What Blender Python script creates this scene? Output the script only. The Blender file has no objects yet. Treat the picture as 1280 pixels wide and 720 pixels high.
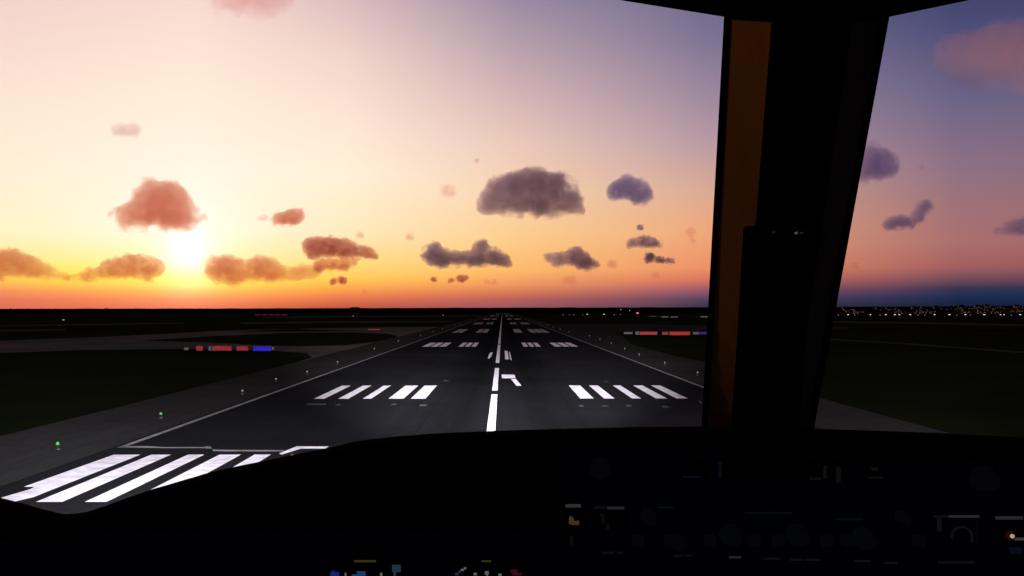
import bpy, bmesh, math, random
from mathutils import Vector, Matrix, Euler, noise
R = math.radians
random.seed(7)
sc = bpy.context.scene
COL = sc.collection
EYE = Vector((0, 0, 8.5))
F = 1250.0
ROT = Euler((R(90) + math.atan(28.5 / F), 0, -math.atan(12 / F)), 'XYZ')
M3 = ROT.to_matrix()

def ray(px, py):
    return (M3 @ Vector(((px - 640) / F, -(py - 360) / F, -1))).normalized()
def at(px, py, z=0.0):
    """where the line of sight meets the level ground"""
    d = ray(px, py)
    t = (z - EYE.z) / d.z
    return EYE + d * t
def dep(px, py, Y):
    """the point at distance Y straight ahead"""
    d = ray(px, py)
    return EYE + d * (Y / d.y)
def lin(c):
    def f(v):
        v = v / 255
        return v / 12.92 if v <= .04045 else ((v + .055) / 1.055) ** 2.4
    return tuple(f(v) for v in c) + (1,)

# ------------------------------------------------------------------ materials
def mat(name, col, rough=.8, spec=.2, nscale=None, namp=.25, metal=0, emit=None, estr=0, bump=0, bscale=None, col2=None, stretch=None):
    m = bpy.data.materials.new(name); m.use_nodes = True
    nt = m.node_tree; N = nt.nodes; L = nt.links
    p = N['Principled BSDF']
    p.inputs['Base Color'].default_value = (*col, 1)
    p.inputs['Roughness'].default_value = rough
    p.inputs['Specular IOR Level'].default_value = spec
    p.inputs['Metallic'].default_value = metal
    tc = N.new('ShaderNodeTexCoord')
    src = tc.outputs['Object']
    if stretch:
        mp = N.new('ShaderNodeMapping'); mp.inputs['Scale'].default_value = stretch
        L.new(src, mp.inputs['Vector']); src = mp.outputs['Vector']
    if nscale:
        n = N.new('ShaderNodeTexNoise'); n.inputs['Scale'].default_value = nscale
        n.inputs['Detail'].default_value = 6; n.inputs['Roughness'].default_value = .6
        L.new(src, n.inputs['Vector'])
        cr = N.new('ShaderNodeValToRGB')
        lo = tuple(c * (1 - namp) for c in col); hi = col2 or tuple(min(1, c * (1 + namp)) for c in col)
        cr.color_ramp.elements[0].position = .3; cr.color_ramp.elements[1].position = .7
        cr.color_ramp.elements[0].color = (*lo, 1); cr.color_ramp.elements[1].color = (*hi, 1)
        L.new(n.outputs['Fac'], cr.inputs['Fac']); L.new(cr.outputs['Color'], p.inputs['Base Color'])
    if bump:
        b = N.new('ShaderNodeBump'); b.inputs['Strength'].default_value = bump
        n2 = N.new('ShaderNodeTexNoise'); n2.inputs['Scale'].default_value = bscale or 5; n2.inputs['Detail'].default_value = 5
        L.new(tc.outputs['Object'], n2.inputs['Vector']); L.new(n2.outputs['Fac'], b.inputs['Height'])
        L.new(b.outputs['Normal'], p.inputs['Normal'])
    if emit:
        p.inputs['Emission Color'].default_value = (*emit, 1)
        p.inputs['Emission Strength'].default_value = estr
    return m

def asphalt_mat(name, base, rubber=False, joints=6.0):
    """dark pavement: large patches, fine grain, paving joints, tyre rubber along the centre"""
    m = mat(name, base, 1, 0)
    nt = m.node_tree; N = nt.nodes; L = nt.links; p = N['Principled BSDF']
    tc = [n for n in N if n.type == 'TEX_COORD'][0]
    def noise_(scale, det, vec=None, rough=.6):
        n = N.new('ShaderNodeTexNoise'); n.inputs['Scale'].default_value = scale
        n.inputs['Detail'].default_value = det; n.inputs['Roughness'].default_value = rough
        L.new(vec or tc.outputs['Object'], n.inputs['Vector']); return n.outputs['Fac']
    def math_(op, a, b=None, clamp=False):
        n = N.new('ShaderNodeMath'); n.operation = op; n.use_clamp = clamp
        for i, v in enumerate((a, b)):
            if v is None: continue
            if isinstance(v, (int, float)): n.inputs[i].default_value = v
            else: L.new(v, n.inputs[i])
        return n.outputs[0]
    def rng(v, a, b, c, d):
        n = N.new('ShaderNodeMapRange'); L.new(v, n.inputs[0])
        for i, q in enumerate((a, b, c, d)): n.inputs[i + 1].default_value = q
        return n.outputs[0]
    big = rng(noise_(.035, 4), .3, .7, .75, 1.25)
    mp = N.new('ShaderNodeMapping'); mp.inputs['Scale'].default_value = (1.2, .02, 1)
    L.new(tc.outputs['Object'], mp.inputs['Vector'])
    streak = rng(noise_(1, 4, mp.outputs['Vector']), .3, .7, .91, 1.09)
    fine = rng(noise_(1.6, 8, None, .75), .3, .7, .8, 1.22)
    k = math_('MULTIPLY', math_('MULTIPLY', big, streak), fine)
    sep = N.new('ShaderNodeSeparateXYZ'); L.new(tc.outputs['Object'], sep.inputs[0])
    jx = math_('ABSOLUTE', math_('SUBTRACT', math_('FRACT', math_('DIVIDE', sep.outputs['X'], joints)), .5))
    j = rng(jx, .492, .498, 1, .6)
    k = math_('MULTIPLY', k, j)
    if rubber:
        ax = math_('ABSOLUTE', math_('SUBTRACT', math_('ABSOLUTE', sep.outputs['X']), 3.2))
        rb = rng(ax, .4, 5.5, .55, 1)
        k = math_('MULTIPLY', k, rb)
    mx = N.new('ShaderNodeVectorMath'); mx.operation = 'SCALE'; mx.inputs[0].default_value = base
    L.new(k, mx.inputs['Scale']); L.new(mx.outputs[0], p.inputs['Base Color'])
    return m

def emis(name, col, s):
    m = mat(name, (.01, .01, .01), 1, 0, emit=col, estr=s)
    N = m.node_tree.nodes; L = m.node_tree.links
    # uneven lamp output across a face
    tc = [n for n in N if n.type == 'TEX_COORD'][0]
    n = N.new('ShaderNodeTexNoise'); n.inputs['Scale'].default_value = 1.5
    L.new(tc.outputs['Object'], n.inputs['Vector'])
    r = N.new('ShaderNodeMapRange'); r.inputs[1].default_value = .3; r.inputs[2].default_value = .7
    r.inputs[3].default_value = s * .8; r.inputs[4].default_value = s * 1.2
    L.new(n.outputs['Fac'], r.inputs[0]); L.new(r.outputs[0], N['Principled BSDF'].inputs['Emission Strength'])
    return m

M = {}
M['grass'] = mat('grass', (.012, .0165, .0070), 1, 0, .02, .45, bump=.3, bscale=3)
M['island'] = mat('island_grass', (.012, .0160, .0070), 1, 0, .15, .5, bump=.3, bscale=4)
M['hill'] = mat('hill', (.004, .005, .003), 1, 0, .003, .5)
M['forest'] = mat('forest', (.003, .004, .0025), 1, 0, .02, .5)
M['asphalt'] = asphalt_mat('runway_asphalt', (.0165, .0163, .0190), True)
M['shoulder'] = asphalt_mat('shoulder_asphalt', (.036, .0355, .036), False, 7.5)
M['taxi'] = asphalt_mat('taxiway_concrete', (.10, .093, .104), False, 11)
M['track'] = mat('service_road', (.06, .06, .052), 1, 0, .05, .3)
M['paint'] = mat('white_paint', (.78, .74, .83), 1, 0, 1.1, .26)
M['paint_edge'] = mat('worn_white_paint', (.26, .26, .27), 1, 0, .9, .35)
M['paint_far'] = mat('darker_white_paint', (.42, .41, .45), 1, 0, .7, .45)  # far touchdown bars take a darker white than the near ones
M['paint_faint'] = mat('faded_paint', (.08, .08, .08), 1, 0, .9, .45)
M['metal'] = mat('dark_metal', (.015, .015, .015), .7, .1, 4, .2)
M['wall'] = mat('city_wall', (.03, .025, .02), 1, 0, .3, .35)
M['roof'] = mat('city_roof', (.015, .013, .012), 1, 0, .3, .3)
M['hangar'] = mat('hangar_wall', (.03, .03, .032), 1, 0, .2, .25)
M['green'] = emis('green_lamp', (.08, .75, .18), .8)
M['white_l'] = emis('white_lamp', (.8, .9, .8), .3)
M['dimwhite'] = emis('dim_white_lamp', (.8, .8, .7), .8)
M['flood'] = emis('floodlight', (1, .9, .8), 2.0)
M['amber'] = emis('amber_window', (1, .42, .2), .26)
M['pink'] = emis('pink_window', (1, .5, .42), .26)
M['cream'] = emis('cream_window', (1, .75, .5), .18)
M['redl'] = emis('red_lamp', (1, .10, .06), 2)
M['sign_red'] = emis('red_sign_face', (.7, .035, .055), .4)
M['sign_red2'] = emis('orange_red_sign_face', (.9, .04, .012), .42)
M['sign_blue'] = emis('blue_sign_face', (.03, .015, .75), .65)
M['sign_navy'] = emis('navy_sign_face', (.05, .03, .4), .4)
M['sign_grey'] = emis('grey_sign_face', (.45, .5, .55), .15)
# cockpit
M['dash'] = mat('glareshield_leather', (.0060, .0030, .0020), 1, 0, 30, .4, bump=.3, bscale=400)
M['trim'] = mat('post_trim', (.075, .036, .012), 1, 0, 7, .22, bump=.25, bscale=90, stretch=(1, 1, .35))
M['post'] = mat('post_black', (.0012, .0012, .0012), 1, 0, 10, .3)
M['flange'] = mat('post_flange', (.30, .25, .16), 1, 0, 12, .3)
M['cabin'] = mat('cabin_lining', (.010, .010, .011), 1, 0, 3, .3)
M['panel'] = mat('glowing_panel_paint', (.022, .026, .045), .8, .05, 25, .25, bump=.1, bscale=200, emit=(.2, .3, 1), estr=.0009)  # paint itself emits a faint blue, standing in for dim cabin light
M['knob'] = mat('knob', (.12, .14, .17), .6, .2, 30, .2, emit=(.5, .6, .8), estr=.0022)  # slight emission added so the bodies show where hardly any light reaches

# ------------------------------------------------------------------ helpers
def setp(o, label=None, cat=None, group=None, kind=None):
    if label: o['label'] = label
    if cat: o['category'] = cat
    if group: o['group'] = group
    if kind: o['kind'] = kind
    return o
def wloc(o):
    v = Vector((0, 0, 0))
    while o: v += o.location; o = o.parent
    return v
class MB:
    def __init__(s): s.v = []; s.f = []; s.m = []
    def add(s, vs, fs, mi=0):
        b = len(s.v); s.v += [Vector(v) for v in vs]
        for f in fs: s.f.append([i + b for i in f]); s.m.append(mi)
        return s
    def box(s, a, b, mi=0):
        x0, y0, z0 = a; x1, y1, z1 = b
        return s.add([(x0,y0,z0),(x1,y0,z0),(x1,y1,z0),(x0,y1,z0),(x0,y0,z1),(x1,y0,z1),(x1,y1,z1),(x0,y1,z1)],
              [(0,3,2,1),(4,5,6,7),(0,1,5,4),(1,2,6,5),(2,3,7,6),(3,0,4,7)], mi)
    def cyl(s, p, q, r0, r1=None, n=12, mi=0, caps=True):
        p = Vector(p); q = Vector(q); r1 = r0 if r1 is None else r1
        d = (q - p).normalized(); u = d.orthogonal().normalized(); w = d.cross(u)
        vs = []
        for c, r in ((p, r0), (q, r1)):
            for i in range(n):
                a = 2 * math.pi * i / n; vs.append(c + u * math.cos(a) * r + w * math.sin(a) * r)
        fs = [(i, (i+1) % n, n + (i+1) % n, n + i) for i in range(n)]
        if caps: fs += [tuple(range(n))[::-1], tuple(range(n, 2*n))]
        return s.add(vs, fs, mi)
    def poly(s, pts, mi=0):
        return s.add(pts, [tuple(range(len(pts)))], mi)
    def prism(s, pts, ext, mi=0):
        n = len(pts); ext = Vector(ext)
        a = [Vector(p) for p in pts]; b = [p + ext for p in a]
        return s.add(a + b, [tuple(range(n))[::-1], tuple(range(n, 2*n))] + [(i, (i+1) % n, n+(i+1) % n, n+i) for i in range(n)], mi)
    def build(s, name, mats, parent=None, org=None, smooth=False):
        if not isinstance(mats, (list, tuple)): mats = [mats]
        o0 = wloc(parent) if parent else (Vector(org) if org else Vector((0, 0, 0)))
        me = bpy.data.meshes.new(name)
        me.from_pydata([v - o0 for v in s.v], [], s.f)
        for m_ in mats: me.materials.append(m_)
        for p, mi in zip(me.polygons, s.m): p.material_index = mi; p.use_smooth = smooth
        bm = bmesh.new(); bm.from_mesh(me); bmesh.ops.recalc_face_normals(bm, faces=bm.faces); bm.to_mesh(me); bm.free()
        o = bpy.data.objects.new(name, me); COL.objects.link(o)
        if parent: o.parent = parent
        else: o.location = o0
        return o
def empty(name, loc, rz=0):
    o = bpy.data.objects.new(name, None); COL.objects.link(o); o.location = loc; o.rotation_euler.z = rz
    o.empty_display_size = .3
    return o
def copy_tree(o, parent=None):
    c = o.copy(); COL.objects.link(c); c.parent = parent
    for ch in list(o.children): copy_tree(ch, c)
    return c
def up(pts, z):
    return [Vector((p[0], p[1], z)) for p in pts]
def flat(name, polys, z, m, kind='structure', mats=None):
    mb = MB()
    for p in polys:
        q = up(p, z)
        # keep upward
        area = sum(q[i].x * q[(i+1) % len(q)].y - q[(i+1) % len(q)].x * q[i].y for i in range(len(q)))
        if area < 0: q = q[::-1]
        mb.poly(q)
    o = mb.build(name, m)
    # all faces up
    for p in o.data.polygons:
        if p.normal.z < 0: p.flip()
    return setp(o, kind=kind)
ORD = ['first','second','third','fourth','fifth','sixth','seventh','eighth','ninth','tenth','eleventh','twelfth','thirteenth','fourteenth','fifteenth','sixteenth','seventeenth','eighteenth','nineteenth','twentieth']

# ------------------------------------------------------------------ ground
XC, XL, XR = -.8, -23.6, 22.2        # centre line, left and right edge lines
mb = MB()
xs = [-40000, -12000, -4000, -1500, -500, -150, 0, 150, 500, 1500, 4000, 12000, 40000]
ys = [-2000, -300, 0, 80, 200, 500, 1000, 2000, 4000, 8000, 16000, 40000, 90000]
vs = [(x, y, -.06) for y in ys for x in xs]; n = len(xs)
mb.add(vs, [(j*n+i, j*n+i+1, (j+1)*n+i+1, (j+1)*n+i) for j in range(len(ys)-1) for i in range(n-1)])
setp(mb.build('ground', M['grass']), kind='structure')

def strip(name, x0, x1, y0, y1, z, m, step=60, wob=0, sub=4):
    mb = MB(); rows = []
    y = y0; k = 0
    while y < y1 + .1:
        a = (noise.noise(Vector((x0, y * .05, 3))) * wob) if wob else 0
        b = (noise.noise(Vector((x1, y * .05, 9))) * wob) if wob else 0
        rows.append([(x0 + a + (x1 - x0 + b - a) * i / sub, y, z) for i in range(sub + 1)]); y += step; k += 1
    w = sub + 1
    mb.add([v for r in rows for v in r], [(j*w+i, j*w+i+1, (j+1)*w+i+1, (j+1)*w+i) for j in range(len(rows)-1) for i in range(sub)])
    return setp(mb.build(name, m), kind='structure')
strip('runway_shoulder', -34, 31, -200, 3400, 0, M['shoulder'], 4 if False else 10, .5)
strip('runway', XL - .6, XR + .6, 20, 3390, .03, M['asphalt'], 60)

# taxiways and roads beside the runway
P = lambda pts: [at(x, y) for x, y in pts]
flat('taxiway', [P([(-420,437),(-200,430),(0,426),(60,423.5),(130,421),(200,417.5),(260,414),(330,411.5),(420,410),(520,408.5),(560,408.5),(548,414),(520,423),(480,436),(430,452),(395,458),(372,452.5),(390,446.5),(384,441.5),(340,438),(300,437),(230,436),(100,437.5),(0,441),(-200,449),(-420,462)])], -.02, M['taxi'])
flat('grass_island', [P([(175,425.5),(230,422.5),(262,420.5),(320,418),(360,416),(440,415.5),(482,417),(497,419.8),(494,422),(470,427.5),(430,431.5),(380,432.5),(330,431.8),(280,428.8),(225,427)])], .01, M['island'])
flat('grass_island', [P([(300,414.5),(365,411),(420,412.8),(470,413.2),(380,414.2)])], .012, M['island'])
flat('service_road', [P([(-300,414),(0,412.2),(82,411.2),(82,413.2),(0,414.2),(-300,416.5)]), P([(-300,407.6),(0,406.4),(230,403.2),(228,404.6),(100,406.6),(0,407.8),(-300,409.4)])], -.01, M['track'])
flat('far_taxiway', [P([(330,396),(420,394.8),(600,394.6),(602,395.5),(450,396.2),(330,397.6)]), P([(300,402.8),(430,401.2),(565,401),(560,402.6),(430,403.5),(302,405.2)])], -.01, M['track'])
flat('connecting_taxiway', [P([(690,405),(720,404.6),(800,405.2),(900,406.8),(1060,408.5),(1060,411),(980,412),(900,414),(780,414.5),(768,416),(779,421),(788,430),(840,444),(880,452),(905,470),(860,470),(800,448),(740,424)])], -.02, M['shoulder'])
flat('perimeter_road', [P([(980,422.5),(1045,424),(1120,428),(1200,433.8),(1290,440.2),(1500,457),(1500,460),(1290,442.2),(1200,435.6),(1120,429.6),(1045,425.4),(980,424)])], -.01, M['track'])
flat('apron', [P([(960,401),(1045,401.4),(1150,402.6),(1290,405.6),(1600,412),(1600,415),(1290,407.8),(1150,404.8),(1045,403.4),(960,403)])], -.01, M['track'])

# distant terrain
def ridge(name, pts, D, depth, m, jitter=1.5, step=8, zb=-5):
    """a low ridge of land: crest traced by (px, py) at distance D, sloping to the front and back"""
    mb = MB(); rows = []
    x = pts[0][0]
    while x <= pts[-1][0]:
        for (xa, ya), (xb, yb) in zip(pts, pts[1:]):
            if xa <= x <= xb: y = ya + (yb - ya) * (x - xa) / max(1e-6, xb - xa); break
        p = EYE + ray(x, y) * (D / ray(x, y).y)
        p.z += noise.noise(Vector((x * .05, D, 0))) * jitter
        rows.append([(p.x, D - depth, zb), (p.x, D - depth*.5, zb + (p.z - zb)*.55), (p.x, D, p.z), (p.x * 1.02, D + depth, p.z * .7 + zb * .3), (p.x*1.05, D + 2.5*depth, zb)])
        x += step
    w = 5
    mb.add([v for r in rows for v in r], [(j*w+i, j*w+i+1, (j+1)*w+i+1, (j+1)*w+i) for j in range(len(rows)-1) for i in range(w-1)])
    return setp(mb.build(name, m, smooth=True), kind='structure')
ridge('hills', [(-900,386),(0,386),(300,385.5),(640,384.5),(900,384),(1000,383.5),(1150,383.2),(1280,382),(1900,380)], 7000, 2500, M['hill'], 3)
# hillside the city stands on
hill_city = ridge('city_hill', [(900,389),(1000,388),(1060,387.2),(1150,386),(1280,383.4),(1500,382.5),(1900,383)], 4200, 1500, mat('city_ground', (.035, .02, .018), 1, 0, .01, .5), 1)

# a far wood that reads as one dark band
def wood(name, x0, x1, D, h, seed, label):
    rnd = random.Random(seed); mb = MB(); x = x0
    while x < x1:
        w = rnd.uniform(4, 11); hh = h * rnd.uniform(.7, 1.15)
        c = EYE + ray(x, 388) * (D / ray(x, 388).y); c.z = 0; c.y += rnd.uniform(-60, 60)
        for k in range(3):
            a = Vector((c.x + rnd.uniform(-w, w)*.7, c.y + rnd.uniform(-w, w), hh * rnd.uniform(.35, .65)))
            r = w * rnd.uniform(.5, .8)
            n = 7; vs = [a + Vector((0, 0, hh*.4))]
            for lz, lr in ((.2, .8), (-.15, 1), (-.5, .7)):
                for i in range(n):
                    t = 2*math.pi*i/n
                    q = r * lr * rnd.uniform(.75, 1.2)
                    vs.append(a + Vector((math.cos(t)*q, math.sin(t)*q, hh*lz*rnd.uniform(.8, 1.1))))
            fs = [(0, 1+i, 1+(i+1) % n) for i in range(n)]
            for l in range(2): fs += [(1+l*n+i, 1+(l+1)*n+i, 1+(l+1)*n+(i+1) % n, 1+l*n+(i+1) % n) for i in range(n)]
            mb.add(vs, fs)
        x += rnd.uniform(.55, 1.0) * w * 2 * F / D * .55
    mb.build(name, M['forest'], org=(0, D, 0))
    o = COL.objects[-1]
    setp(o, label, 'wood', kind='stuff')
wood('wood', -420, 655, 3300, 15.5, 1, 'dark far wood along the horizon left of the runway end')
wood('wood', 640, 1200, 3500, 15, 2, 'dark far wood along the horizon right of the runway end')

# ------------------------------------------------------------------ markings
ZM = .06
def bar(x0, x1, y0, y1): return [(x0, y0), (x1, y0), (x1, y1), (x0, y1)]
dist = lambda py: at(628, py).y
# edge lines as long strips of quads
def longline(name, x, w, y0, y1, m, step=80):
    ps = []; y = y0
    while y < y1: ps.append(bar(x - w/2, x + w/2, y, min(y1, y + step))); y += step
    return flat(name, ps, ZM, m)
longline('edge_line', XL, .42, dist(560), 3380, M['paint_edge'])
longline('edge_line', XR, .42, dist(560), 3380, M['paint_edge'])
cl = [(dist(536) - 40, dist(536) - 16), (dist(536) - 12, dist(493.5)), (dist(489), dist(460.5)), (dist(454), dist(431)), (dist(430), 480)]
y = 484
while y < 3300: cl.append((y, y + 70)); y += 74
flat('centre_line', [bar(XC - .3, XC + .3, a, b) for a, b in cl], ZM, M['paint'])
# threshold stripes
yT, yB = dist(569), dist(628)
keys = [(-22.8,-21.25), (-20.6,-19.45), (-18.45,-17.5), (-16.6,-15.35), (-14.55,-13.6), (-12.4,-11.3), (-10.3,-9.2), (-8.2,-7.1), (-6.1,-5)]
kp = []
for i, (a, b) in enumerate(keys):
    if i == 0: kp.append([(a - .15, dist(609)), (a + .35, dist(609)), (a + .45, dist(612)), (a+.1, dist(625.5)), (b - .35, dist(628)), (b, dist(622)), (b, yT), (a, yT)])
    else:
        kp.append(bar(a, b, yB, yT)); 
    kp.append(bar(2*XC - b, 2*XC - a, yB, yT))
flat('threshold_stripe_marking', kp, ZM, M['paint'])
flat('threshold_line_marking', [P([(150,558.8),(185,558.8),(204,560),(262,560),(262,561.4),(204,561.4),(150,560.4)]), P([(256,559.2),(263,559.2),(265,562),(258,562)]),
      P([(266,563),(284,563.5),(355,564),(355,565.5),(284,565.5),(266,565)])], ZM, M['paint_edge'])
flat('threshold_corner_marking', [P([(349,568),(371,559),(411,559),(407,562),(376,562),(352,569.6)])], ZM, M['paint'])
# touchdown bars, first row
r1 = [(-18.1,-17.1),(-15.75,-14.8),(-13.4,-12.6),(-10.95,-9.5),(-8.8,-7.4),(7.5,8.8),(9.8,10.8),(12.5,13.35),(14.8,15.85),(16.8,17.85)]
flat('touchdown_marking', [bar(a, b, dist(499), dist(482.5)) for a, b in r1], ZM, M['paint'])
for k, (yb, yt, g) in enumerate([(433.6, 428.6, [(-19.2,-13.2,3),(-10.6,-6,3),(4.8,9.3,3),(12.2,18.1,3)]),
                    (416, 411.5, [(-19.8,-15.4,2),(-10.6,-5.6,2),(4.8,7.8,1),(11,18.6,3)]),
                    (405.4, 403.2, [(-19,-13,3),(-10.6,-6,2),(4.8,9.3,2),(12.2,18,3)]),
                    (399.6, 398.2, [(-19,-13,1),(-10.6,-6,1),(4.8,9.3,1),(12.2,18,1)]),
                    (395.6, 394.4, [(-19,-13,1),(-10.6,-6,1),(4.8,9.3,1),(12.2,18,1)]),
                    (392.9, 392.2, [(-19,-6,1),(4.8,18,1)])]):
    ps = []
    for a, b, n in g:
        w = (b - a) / n
        for i in range(n): ps.append(bar(a + w*i + (.22 if n > 1 else 0), a + w*(i+1) - (.22 if n > 1 else 0), dist(yb), dist(yt)))
    flat('touchdown_marking', ps, ZM, M['paint'] if k == 0 else M['paint_far'])
# faded older marks
flat('faded_marking', [P(q) for q in ([(384,505),(408,505),(407,507),(383,507)], [(420,506),(426,506),(424,508),(419,508)], [(490,505.5),(496,505.5),(495,507),(489,507)], [(525,506.5),(534,506.5),(532,508.5),(524,508.5)],
      [(723,507),(728,507),(730,509),(724,509)], [(752,507.5),(760,507.5),(761,509),(753,509)], [(782,507),(788,507),(790,509),(784,509)], [(827,508),(834,508),(837,511),(829,511)], [(873,502),(876,502),(878,505),(875,505)],
      [(755,477),(760,477),(761,478.2),(756,478.2)], [(555,476),(561,476),(560,477.2),(554,477.2)])], ZM, M['paint_faint'])
# the broken number painted beside the centre line
flat('runway_number_marking', [P([(626.8,468.8),(643,468.8),(644.5,473.4),(627.6,473.4)]), P([(638.5,474.2),(645,474.2),(651.8,482.8),(645.5,482.8)]),
      P([(613,441),(616,440.6),(614,446),(611.5,448.6),(609.8,448.6),(611,444)]), P([(630.8,438.8),(634.4,438.8),(636,449.5),(631.4,449.5)]), P([(636.3,440),(637.4,440),(639.6,451.5),(637.6,449)])], ZM, M['paint'])

# ------------------------------------------------------------------ runway edge lights
def edge_light(m_l):
    r = empty('runway_edge_light', (0, 0, 0))
    b = MB(); b.cyl((0,0,0), (0,0,.05), .16, .14, 14); b.build('base_plate', M['metal'], r)
    b = MB(); b.cyl((0,0,.05), (0,0,.26), .03, .03, 10); b.build('stem', M['metal'], r)
    b = MB(); b.cyl((0,0,.26), (0,0,.31), .07, .10, 14, 1); b.cyl((0,0,.31), (0,0,.41), .10, .10, 14); b.cyl((0,0,.41), (0,0,.48), .10, .03, 14); b.build('lens', [m_l, M['metal']], r)
    return r
g0 = edge_light(M['green']); w0 = edge_light(M['white_l'])
GL = [((72,562),'green', 'bright green edge light nearest the dashboard, left of the white stripes'), ((201,523),'green','green edge light on the left shoulder above the corner of the edge line')]
WL = [(303,493),(345,477.5),(384,468),(422,455),(468,437.5),(498,427.5)]
WR = [(872,469),(831,456),(799,445),(781,437.5),(764,430.5),(750,425.5),(737,421)]
for i, (p, c, l) in enumerate(GL):
    o = g0 if i == 0 else copy_tree(g0); q = at(*p); o.location = (q.x, q.y, .0)
    setp(o, l, 'runway light', 'green runway edge lights')
first = True
for side, pts, X in (('left', WL, -27.2), ('right', WR, 25.8)):
    pts = [at(*p) for p in pts]
    ylast = pts[-1].y
    for k in range(6): pts.append(Vector((X, ylast + 60 * (k + 1), 0)))
    for i, q in enumerate(pts):
        o = w0 if first else copy_tree(w0); first = False
        o.location = (q.x, q.y, 0)
        setp(o, f'small white edge light, {ORD[i]} from the near end along the {side} shoulder' if i < 8 else f'tiny far white edge light among the last ones on the {side} shoulder', 'runway light', f'white edge lights on the {side} shoulder')

# ------------------------------------------------------------------ lit taxiway signs
def sign(px0, px1, py0, py1, m_face, label, group, caps=None):
    a = at(px0, py1); b = at(px1, py1)
    D = a.y; h0 = .25
    py0 += 1.2; py1 -= .5; hgt = (py1 - py0) / F * D
    r = empty('taxiway_sign', ((a.x + b.x)/2, D, 0))
    w = b.x - a.x
    q = MB(); q.box((a.x, D, h0), (b.x, D + .25, h0 + hgt)); q.build('cabinet', M['metal'], r)
    q = MB(); q.box((a.x + w*.03, D - .03, h0 + hgt*.08), (b.x - w*.03, D - .001, h0 + hgt*.92)); q.build('face', m_face, r)
    for t in ((.12, .88) if w > 1.5 else (.5,)):
        q = MB(); q.cyl((a.x + w*t, D + .12, 0), (a.x + w*t, D + .12, h0), .05, .05, 8); q.build('leg', M['metal'], r)
    setp(r, label, 'airfield sign', group)
GLS = 'lit signs on the left grass'; GRS = 'lit signs on the right grass'
sign(230, 235.5, 434.6, 439.2, M['sign_grey'], 'small dim grey sign, leftmost of the left sign row', GLS)
sign(245, 253.5, 432.5, 440, M['sign_red'], 'small square pink red sign in the left sign row', GLS)
sign(260.5, 264, 432.5, 440, M['sign_grey'], 'narrow whitish sign joined to the long red one on the left', GLS)
sign(264.5, 290, 432.5, 440, M['sign_red'], 'longest red sign in the left sign row', GLS)
sign(295.5, 310.5, 432.5, 440, M['sign_red'], 'red sign just left of the blue one', GLS)
sign(316, 339.5, 432.5, 440.5, M['sign_blue'], 'bright blue sign ending the left sign row', GLS)
sign(340, 342.5, 433.5, 439, M['sign_grey'], 'tiny pale sign at the right tip of the blue sign', GLS)
sign(780, 791, 414.2, 418.4, M['sign_grey'], 'dim grey sign, leftmost of the right sign row', GRS)
sign(794.5, 799, 413.6, 419.2, M['sign_grey'], 'narrow grey sign before the orange red sign on the right', GRS)
sign(799.4, 822, 413.8, 419.4, M['sign_red2'], 'orange red sign, left one of the two long ones on the right', GRS)
sign(828, 835.5, 414, 419.4, M['sign_red'], 'short crimson sign between the two long orange red signs', GRS)
sign(837, 863, 413.6, 420, M['sign_red2'], 'longest orange red sign in the right sign row', GRS)
sign(866.5, 873, 414, 419, M['sign_grey'], 'pale lilac sign left of the navy one on the right', GRS)
sign(873.4, 886, 414, 419, M['sign_navy'], 'dark navy sign beside the window post on the right', GRS)
sign(460, 475, 410.4, 413, M['sign_red2'], 'small far red sign on the grass left of the runway', 'far signs')

# ------------------------------------------------------------------ far lamps, tower, city
def mast(h, s, m_l):
    r = empty('floodlight_mast', (0, 0, 0))
    b = MB(); b.cyl((0,0,0), (0,0,h), .35, .2, 8); b.build('pole', M['metal'], r)
    b = MB(); b.box((-s, -.35, h), (s, .35, h + s * 1.1)); b.build('lamp_head', M['metal'], r)
    b = MB(); b.box((-s*.85, -.45, h + s*.12), (s*.85, -.352, h + s)); b.build('lamp_face', m_l, r)
    return r
def ground_z(x, y):
    return 0
mast_w = mast(6, 1.1, M['flood']); mast_d = mast(5, .8, M['dimwhite'])
used = {'w': False, 'd': False}
def put_mast(px, py, kind, label, group, D, scale=1):
    src = mast_w if kind == 'w' else mast_d
    o = src if not used[kind] else copy_tree(src); used[kind] = True
    p = dep(px, py, D)
    o.scale = (scale, scale, max(.5, (p.z) / (6.6 if kind == 'w' else 5.5)))
    o.location = (p.x, p.y, 0)
    setp(o, label, 'floodlight', group)
GA = 'floodlights along the far apron'
row = [(1048,394.0,.7),(1060,394.6,1),(1068,394.6,.7),(1088,395,.8),(1100,394.6,.7),(1107,395.8,1),(1118.5,394.2,1.2),(1124,396.2,.8),(1137.5,394.4,1.25),(1147.5,395.6,.7),(1156,395.4,.7),(1168,396.2,1.1),(1186.5,395.6,1.25),(1196,396,.6),(1206.5,396.6,1.3),(1213,398.4,.7),(1230,396,1.35),(1231,399,.8),(1250.5,399.4,.9),(1255,397.6,.8),(1264,399,.7),(1275,398.4,1.25)]
for i, (px, py, s) in enumerate(row):
    big = s >= 1.1
    put_mast(px, py, 'w' if s > .75 else 'd', (f'{"bright" if big else "dim"} white floodlight, {ORD[i] if i < 20 else ("next to last" if i == 20 else "last")} from the window post in the far right row'), GA, 1350, s * 1.05)
GM = 'small lamps on the far field right of the runway'
for i, (px, py, s) in enumerate([(704,393.6,.7),(712,393.4,.6),(717,393.6,.6),(728,393.8,.7),(734,393.2,.9),(755,393.6,1.2),(768,393.6,.7),(775.5,393.2,.8)]):
    put_mast(px, py, 'w' if s > .85 else 'd', f'small pale lamp, {ORD[i]} from the left between runway end and red beacon', GM, 1500, s)
put_mast(79.5, 408.4, 'd', 'lone pale lamp by the far service road at left', 'lamps left of the runway', 640, .85)
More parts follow.
